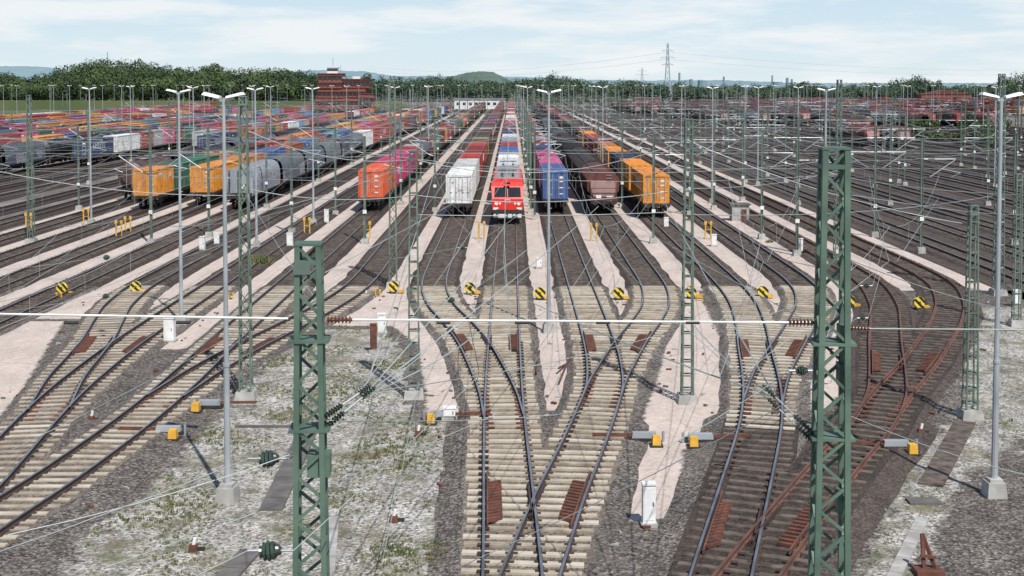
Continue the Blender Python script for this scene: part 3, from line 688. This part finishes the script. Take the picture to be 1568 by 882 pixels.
def strain(p,q,far,r=.016):
    p=Vector(p);q=Vector(q); b=MB(); insul(b,p,p.lerp(q,.5),.06,M_igreen,7); b.cyl(p.lerp(q,.5),q,.018,M_galv,n=6); insul(b,q,q+(q-p)*.35,.05,M_igreen,5)
    for f_ in far: wire(q,f_,.15,r,6,b=b)
    b.obj("strain_insulator")
strain((-3.35,22,6.55),(-2.75,22.6,6.95),[(-.6,34,6.1),(-.35,50,6.9),(-5,78,6.9),(4.2,60,6.8)])
strain((-3.35,22,6.75),(-2.8,22.5,7.05),[(4.0,33,6.0),(-.4,78,6.9)],.01)
strain((5.4,22,6.45),(4.85,22.6,6.95),[(4.3,30,7.0),(8.8,78,6.9),(-.3,40,6.1)])
strain((5.4,22,6.3),(4.9,22.5,6.75),[(3.7,48,6.3),(13.6,78,6.9)],.01)
for a,c in ((pt(500,650,22),pt(900,636,30)),(pt(500,560,22),pt(560,600,24)),(pt(0,830,20),pt(450,700,22)),(pt(1300,640,22),pt(1600,740,26)),(pt(1305,400,22),pt(1560,480,30)),(pt(700,882,26),pt(1250,600,22)),
    (pt(150,882,22),pt(760,640,30)),(pt(580,882,26),pt(640,590,48)),(pt(0,700,26),pt(380,500,50)),(pt(1230,490,22),pt(900,300,80)),(pt(1305,300,22),pt(1568,330,60)),(pt(495,420,22),pt(800,250,110)),(pt(495,480,22),pt(377,300,50))):
    wire(a,c,.1,.009,5)
wr.obj("overhead_wires")
def ball(u,v_,d,r,q=None):
    p=pt(u,v_,d); b=MB()
    for k in range(5):
        y0=-r+k*r*.4; rr=r*math.sqrt(max(.1,1-((y0+.2*r)/r)**2)); b.cyl((y0,0,y0*.15),(y0+r*.28,0,(y0+r*.28)*.15),rr,M_igreen,rr*.82,n=14); b.cyl((y0+r*.28,0,0),(y0+r*.42,0,0),rr*.7,M_black,n=10)
    b.cyl((-2.2*r,0,0),(2.2*r,0,0),.02,M_galv,n=6)
    wire(Vector((2.2*r,0,0)),Vector((3.2,8,1.0)),.05,.009,3,b=b); wire(Vector((-2.2*r,0,0)),Vector((-3.5,-6,.2)),.05,.009,3,b=b)
    b.obj("ball_insulator",p)
for a in ((407,710,22,.17),(408,855,20,.17),(1232,572,24,.11),(690,462,48,.14),(690,507,48,.12),(160,396,60,.14),(158,456,60,.14),(708,381,70,.14),(720,442,70,.1),(1330,440,60,.14),(1325,490,50,.1)): ball(*a)
b=MB(); c0=pt(717,560,40)
pr=None
for i in range(15):
    t=math.pi*(.1+1.5*i/14); q=Vector((c0.x+.35*math.cos(t),40,c0.z-.9*math.sin(t)))
    if pr: b.cyl(pr,q,.013,M_wired,n=5,caps=False)
    pr=q
b.cyl((c0.x,40,c0.z+1.4),(c0.x+.33,40,c0.z-.25),.013,M_wired,n=5)
b.obj("cable_loop")
# ---------------------------------------------------------------- small yard furniture
def cab(u,v_,wd,h,m=M_white,name="equipment_cabinet"):
    p=site(u,v_); b=MB(); b.box(0,0,.06,wd*1.3,wd*1.1,.12,M_conc); b.box(0,0,.12+h/2,wd,wd*.7,h,m); b.box(0,0,.12+h+.02,wd*1.12,wd*.85,.05,m)
    b.box(0,-wd*.36,.12+h*.5,wd*.86,.02,h*.86,m); b.box(wd*.3,-wd*.38,.12+h*.5,.03,.03,.12,M_black); b.obj(name,(p.x,p.y,.01),random.uniform(-.1,.1))
for a in ((260,524,.5,1.05),(993,806,.36,1.1),(585,512,.42,.9),(444,379,.45,.95),(500,342,.4,1.1),(310,386,.4,1.0),(332,376,.4,.8),(1093,378,.4,.8),(1224,387,.45,.9),(1020,350,.4,.8),(825,412,.35,.6),(1556,470,.4,.8),(688,642,.45,.3)): cab(*a)
cab(572,540,.3,1.2,M_plate,"relay_box")
p=site(1132,338); b=MB()
b.box(0,0,.75,1.6,1.3,1.5,M_conc); b.box(0,0,1.56,1.9,1.6,.12,M_concd); b.box(.3,-.66,.6,.5,.03,1.0,M_plate); b.obj("concrete_hut",p)
b=MB(); b.box(0,0,.05,.5,.3,.1,M_black); b.cyl((0,-.09,.40),(0,.09,.40),.33,M_haz,n=20); b.cyl((0,-.11,.40),(0,.11,.40),.07,M_black,n=10); b.box(.45,0,.12,.35,.25,.15,M_yellow); MK=b.mesh("hazard_marker")
for u,v_ in ((95,452),(208,450),(603,450),(720,452),(827,460),(947,460),(1058,458),(1168,458),(1300,472),(1407,475)):
    p=site(u,v_); inst(MK,"hazard_marker",(p.x,p.y,.03),rot=random.uniform(-.2,.2))
def motor(u,v_,s=1):
    p=site(u,v_); b=MB(); b.box(0,0,.2,.30,.34,.28,M_yellow,taper=.9); b.box(0,0,.36,.26,.3,.05,M_yellow); b.box(0,0,.04,.45,.45,.08,M_black)
    b.box(s*.35,.7,.22,.9,.28,.18,M_galv,taper=.93); b.box(s*.35,.7,.08,1.1,.42,.1,M_black)
    for dy in (.6,.8): b.beam((s*.35,dy,.2),(s*2.2,dy+.1,.2),.05,M_plate)
    b.cyl((s*-.3,.5,.0),(s*-.3,.5,.4),.05,M_galv,n=8); b.obj("point_machine",(p.x,p.y,.0))
for a in ((265,674,-1),(660,650,1),(1005,684,-1),(1062,686,1),(1397,697,-1),(300,632,1)): motor(*a)
b=MB()
for x in (0,.45): b.cyl((x,0,0),(x,0,1.3),.06,M_yellow,n=8); b.box(x,0,1.35,.2,.16,.28,M_yellow)
b.beam((0,0,.8),(.45,0,.8),.05,M_yellow); YP=b.mesh("yellow_marker_posts")
for u,v_ in ((178,365),(192,358),(128,345),(40,352),(558,367),(733,367),(905,370),(1080,367),(466,360),(350,460),(87,460),(575,455),(1068,462)):
    p=site(u,v_); o=inst(YP,"yellow_marker_post",(p.x,p.y,0))
    if v_>400: o.scale=(.6,.6,.3)
b=MB()
for u0,v0,u1,v1 in ((873,548,858,592),(826,540,822,580),(868,560,855,575)):
    a=site(u0,v0);c=site(u1,v1); b.beam((a.x,a.y,.08),(c.x,c.y,.3),.07,M_railrust)
b.obj("rusty_bars")
p=site(1415,880); b=MB(); b.beam((0,0,0),(.0,.2,1.0),.09,M_plate); b.beam((.35,0,0),(0,.2,1.0),.09,M_plate); b.beam((-.1,0,.5),(.3,0,.45),.07,M_plate); b.box(.1,0,.08,.7,.5,.16,M_plate); b.obj("rusty_bracket",p)
for u,v_ in ((296,845),(603,800),(640,668),(140,645),(1410,665),(560,455)):
    p=site(u,v_); b=MB(); b.box(0,0,.1,.25,.2,.2,M_plate,taper=.8); b.cyl((0,0,.15),(.05,0,.38),.05,M_white,n=8); b.box(.15,.05,.06,.3,.1,.08,M_black); b.obj("ground_connection_box",p)
b=MB()
for i in range(260):
    t=random.choice(tracks[:12]); d=random.uniform(max(t['s'],31),75); x=t['f'](d)+random.choice([-1,1])*random.uniform(1.6,2.6)
    b.box(x,d,.05,random.uniform(.05,.3),random.uniform(.05,.14),random.uniform(.04,.1),random.choice([M_plate,M_concd,M_slD,M_conc]),random.uniform(0,3))
b.obj("trackside_debris")
b=MB()
def tuft(x,y,s,n):
    for k in range(n):
        a=random.uniform(0,6.28); r=random.uniform(0,s); h=random.uniform(.4,1)*s; bx=x+r*math.cos(a); by=y+r*math.sin(a); w_=.012+.10*s; t=random.uniform(0,3.14)
        b.add([(bx-w_*math.cos(t),by-w_*math.sin(t),.015),(bx+w_*math.cos(t),by+w_*math.sin(t),.015),(bx+random.uniform(-.5,.5)*s,by+random.uniform(-.5,.5)*s,.02+h)],[(0,1,2)],M_weed)
for poly,nn in (([(500,500),(600,500),(642,560),(652,645),(710,660),(690,900),(60,900),(130,830),(250,720),(330,640),(420,545)],6500),([(1500,480),(1620,480),(1620,640),(1470,745),(1400,900),(1310,900),(1350,780),(1385,690),(1470,640)],1900)):
    P=[site(*q) for q in poly]; x0=min(p.x for p in P);x1=max(p.x for p in P);y0=min(p.y for p in P);y1=max(p.y for p in P)
    for i in range(nn):
        x=random.uniform(x0,x1); y=random.uniform(y0,y1); nv=noise.noise(Vector((x*.35,y*.35,3)))
        if inpoly(x,y,P) and nv>-.02: tuft(x,y,random.uniform(.03,.07)+max(0,nv)*.16,7)
b.obj("weeds")
b=MB(); p=site(397,406); tuft(p.x,p.y,.8,160); p=site(1178,372); tuft(p.x,p.y,.3,60); tuft(site(466,360).x,site(466,360).y,.3,50); b.obj("bush")
# ---------------------------------------------------------------- trees
def forest(name,specs,m,leaves,ls,kk=13,rr=(.17,.30),zc=.56):
    V=[]
    tb=MB()
    for (x,y,h,wd) in specs:
        tb.cyl((x,y,0),(x,y,h*.55),.03*h,M_trunk,.015*h,n=5)
        for q in range(3):
            a=random.uniform(0,6.28); tb.cyl((x,y,h*.35),(x+wd*.3*math.cos(a),y+wd*.3*math.sin(a),h*.7),.012*h,M_trunk,.005*h,n=4)
        k=kk; cen=rng.normal(size=(k,3)); cen/=np.linalg.norm(cen,axis=1)[:,None]; cen*=rng.uniform(.25,.8,(k,1))
        cen=cen*np.array([wd*.5,wd*.5,h*.38])+np.array([x,y,h*zc]); rad=rng.uniform(rr[0],rr[1],k)*min(wd,h)
        cen[:,2]+= (h-(cen[:,2]+rad).max())*np.clip((cen[:,2]-h*.3)/(h*.5),0,1)
        idx=rng.integers(0,k,leaves); dr=rng.normal(size=(leaves,3)); dr/=np.linalg.norm(dr,axis=1)[:,None]
        c=cen[idx]+dr*rad[idx][:,None]*rng.uniform(.7,1.04,(leaves,1)); c[:,2]=np.maximum(c[:,2],.4)
        nrm=dr+rng.normal(size=(leaves,3))*.35; nrm/=np.linalg.norm(nrm,axis=1)[:,None]
        u=np.cross(nrm,rng.normal(size=(leaves,3))); u/=np.linalg.norm(u,axis=1)[:,None]; w2=np.cross(nrm,u)
        s=rng.uniform(.5,1.3,(leaves,1))*ls
        V.append(np.stack([c-u*s,c-w2*s*.7,c+u*s,c+w2*s*.7],1).reshape(-1,3))
    V=np.concatenate(V); nq=len(V)//4
    me=bpy.data.meshes.new(name); me.vertices.add(len(V)); me.vertices.foreach_set("co",V.ravel()); me.loops.add(nq*4); me.polygons.add(nq)
    me.loops.foreach_set("vertex_index",np.arange(nq*4)); me.polygons.foreach_set("loop_start",np.arange(nq)*4); me.polygons.foreach_set("loop_total",np.full(nq,4))
    me.materials.append(m); me.update(calc_edges=True); e=bpy.data.objects.new(name,None); col.objects.link(e)
    o=bpy.data.objects.new("crowns",me); col.objects.link(o); o.parent=e; t=tb.obj("trunks"); t.parent=e
def px(u,d): return (u-784)/F*d
def hh(v_,d): return H-(v_-130)/F*d
def tl(u,pr):
    for (a,b1),(c,d1) in zip(pr[:-1],pr[1:]):
        if a<=u<=c: return b1+(d1-b1)*(u-a)/(c-a)
    return pr[-1][1]
S=[]
prof=[(-80,108),(0,110),(60,116),(95,103),(130,91),(200,90),(240,98),(300,104),(330,97),(360,106),(420,103),(470,106),(495,114)]
for row,dd in enumerate((670,700,740,800)):
    u=-80
    while u<500:
        h=hh(tl(u,prof)+random.uniform(-4,5)+(14,6,1,0)[row],dd); S.append((px(u,dd),dd+random.uniform(-12,12),h,random.uniform(14,24))); u+=random.uniform(14,26)
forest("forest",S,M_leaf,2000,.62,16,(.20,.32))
S=[]
prof=[(495,120),(560,113),(600,117),(640,119),(665,111),(690,117),(780,124),(800,114),(820,120),(848,111),(870,120),(900,122),(980,120),(1000,126),(1100,127),(1200,130),(1240,124),(1260,130),(1290,130),(1370,128),(1395,118),(1410,114),(1440,128),(1540,128),(1560,110),(1650,110)]
for row,dd in enumerate((900,950,1010)):
    u=490
    while u<1650:
        h=hh(tl(u,prof)+random.uniform(-3.5,4)+(7,3,0)[row],dd); S.append((px(u,dd),dd+random.uniform(-20,20),max(6,h),random.uniform(11,22))); u+=random.uniform(9,18)
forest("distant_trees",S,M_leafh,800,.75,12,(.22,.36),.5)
S=[]
for i in range(60):
    x=random.uniform(78,150); y=random.uniform(195,330)
    if x>.40*y*.72: S.append((x+10,y,random.uniform(2.2,4.8),random.uniform(4,7)))
for i in range(50): S.append((random.uniform(10,70),random.uniform(720,860),random.uniform(3,6),random.uniform(6,12)))
forest("bushes",S,M_leaf,500,.25)
b=MB(); b.prism([(-600,0),(-590,5),(-60,4),(-50,0)],630,650,M_grass); b.obj("embankment")
def ridge(name,pr,dd,m,dep=250,st=5,rg=.6):
    b=MB(); vs=[]; n=0; u=pr[0][0]
    while u<=pr[-1][0]:
        z=hh(tl(u,pr)+random.uniform(-rg,rg),dd); vs+= [(px(u,dd),dd-dep,-1),(px(u,dd),dd,z),(px(u,dd),dd+dep,-1)]; u+=st; n+=1
    fs=[]
    for i in range(n-1): fs+= [(3*i,3*i+3,3*i+4,3*i+1),(3*i+1,3*i+4,3*i+5,3*i+2)]
    b.add(vs,fs,m); b.obj(name)
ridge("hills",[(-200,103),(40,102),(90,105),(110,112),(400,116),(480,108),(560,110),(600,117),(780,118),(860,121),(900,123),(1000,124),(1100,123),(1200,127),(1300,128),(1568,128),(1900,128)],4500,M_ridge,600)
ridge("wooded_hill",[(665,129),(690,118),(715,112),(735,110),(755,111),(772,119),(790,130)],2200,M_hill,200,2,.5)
# ---------------------------------------------------------------- control tower building
D0=500; ee=bpy.data.objects.new("brick_control_tower",None); col.objects.link(ee); ee.location=(-67,D0,0)
def bk(b,n): o=b.obj(n); o.parent=ee
b=MB(); g=MB(); r=MB()
def block(cx,cy,wx_,wy,z0,z1,bands):
    b.box(cx,cy,(z0+z1)/2,wx_,wy,z1-z0,M_brick)
    for z,hb in bands:
        g.box(cx,cy,z,wx_+.12,wy+.12,hb,M_glass)
        n=int(wx_/1.6)
        for i in range(n+1):
            b.box(cx-wx_/2+i*wx_/n,cy-wy/2-.1,z,.35,.3,hb+.1,M_brickd)
        b.box(cx,cy,z+hb/2+.25,wx_+.7,wy+.7,.35,M_brickd)
    r.box(cx,cy,z1+.15,wx_+.5,wy+.5,.35,M_brickd)
block(0,0,22,14,0,7.4,[(2.2,1.2),(5.2,1.2)])
block(-1,1,19,11,7.4,11.2,[(8.9,1.3)])
block(-5.5,0,9.5,10,11.2,16.8,[(12.6,1.0),(15.2,1.3)])
block(5,1,10,9,11.2,14.6,[(13.0,1.6)])
block(9,-4,6,6,0,8.8,[(6.5,1.0)])
w1=MB(); w1.box(-5,0,18.2,4.2,4,2.4,M_white); w1.box(-5,0,18.5,4.3,4.1,.8,M_glass); w1.box(-5,0,19.5,4.8,4.6,.25,M_white); w1.cyl((-5,0,19.6),(-5,0,23.5),.12,M_galv,n=6); w1.cyl((-2,1,17),(-2,1,20.5),.1,M_galv,n=6)
w1.box(4.5,0,15.4,3,3,1.0,M_white)
bk(b,"walls"); bk(g,"windows"); bk(r,"roofs"); bk(w1,"roof_cabin")
b=MB(); b.box(0,0,2.5,26,10,5,M_white); b.box(0,0,5.2,27,11,.4,M_roofgrey)
for i in range(8): b.box(-11+i*3.1,-5.03,2.8,1.6,.1,1.3,M_glass)
b.obj("service_building",(px(735,640),640,0))
b=MB(); b.box(0,0,3,34,10,6,M_brick); b.prism([(-17.5,6),(0,9),(17.5,6)],-5.5,5.5,M_brickd); b.obj("brick_building",(px(1445,850),850,0))
b=MB(); b.box(0,0,2.5,14,8,5,M_brick); b.box(0,0,5.1,15,9,.3,M_roofgrey); b.obj("brick_building",(px(990,700),700,0))
# ---------------------------------------------------------------- pylons and skyline
def pylon(u,d,h,arms,m,wb=6):
    b=MB(); n=9
    def w_(z): return wb*(1-z/h)**1.3/2+.5
    for s in range(n):
        z0=h*s/n; z1=h*(s+1)/n
        c0=[(x*w_(z0),y*w_(z0),z0) for x,y in ((-1,-1),(1,-1),(1,1),(-1,1))]; c1=[(x*w_(z1),y*w_(z1),z1) for x,y in ((-1,-1),(1,-1),(1,1),(-1,1))]
        for i in range(4):
            j=(i+1)%4; b.beam(c0[i],c1[i],.32,m); b.beam(c0[i],c1[j],.18,m); b.beam(c0[j],c1[i],.18,m); b.beam(c1[i],c1[j],.16,m)
    for z,a in arms:
        for s in (-1,1): b.beam((0,0,z+1.2),(s*a,0,z),.26,m); b.beam((0,0,z),(s*a,0,z),.26,m); b.beam((s*a,0,z),(s*a,0,z-1.6),.12,m)
    b.obj("electricity_pylon",(px(u,d),d,0)); return px(u,d)
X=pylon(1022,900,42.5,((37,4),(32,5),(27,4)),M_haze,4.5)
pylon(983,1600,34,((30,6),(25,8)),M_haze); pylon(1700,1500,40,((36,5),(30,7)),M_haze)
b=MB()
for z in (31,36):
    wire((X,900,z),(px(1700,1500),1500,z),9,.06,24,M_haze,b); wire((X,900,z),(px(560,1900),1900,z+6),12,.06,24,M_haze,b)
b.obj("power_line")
b=MB()
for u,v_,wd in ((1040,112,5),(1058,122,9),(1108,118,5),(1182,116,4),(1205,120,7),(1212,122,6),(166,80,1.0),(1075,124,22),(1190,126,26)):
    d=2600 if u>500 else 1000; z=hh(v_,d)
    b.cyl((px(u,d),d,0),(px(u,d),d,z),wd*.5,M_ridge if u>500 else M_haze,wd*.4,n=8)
b.obj("industrial_skyline")
b=MB()
for i in range(110):
    x=random.uniform(-190,300); y=random.uniform(560,880); b.cyl((x,y,0),(x,y,random.uniform(8,12.5)),.14,random.choice([M_greend,M_galv]),n=4)
b.obj("distant_poles")
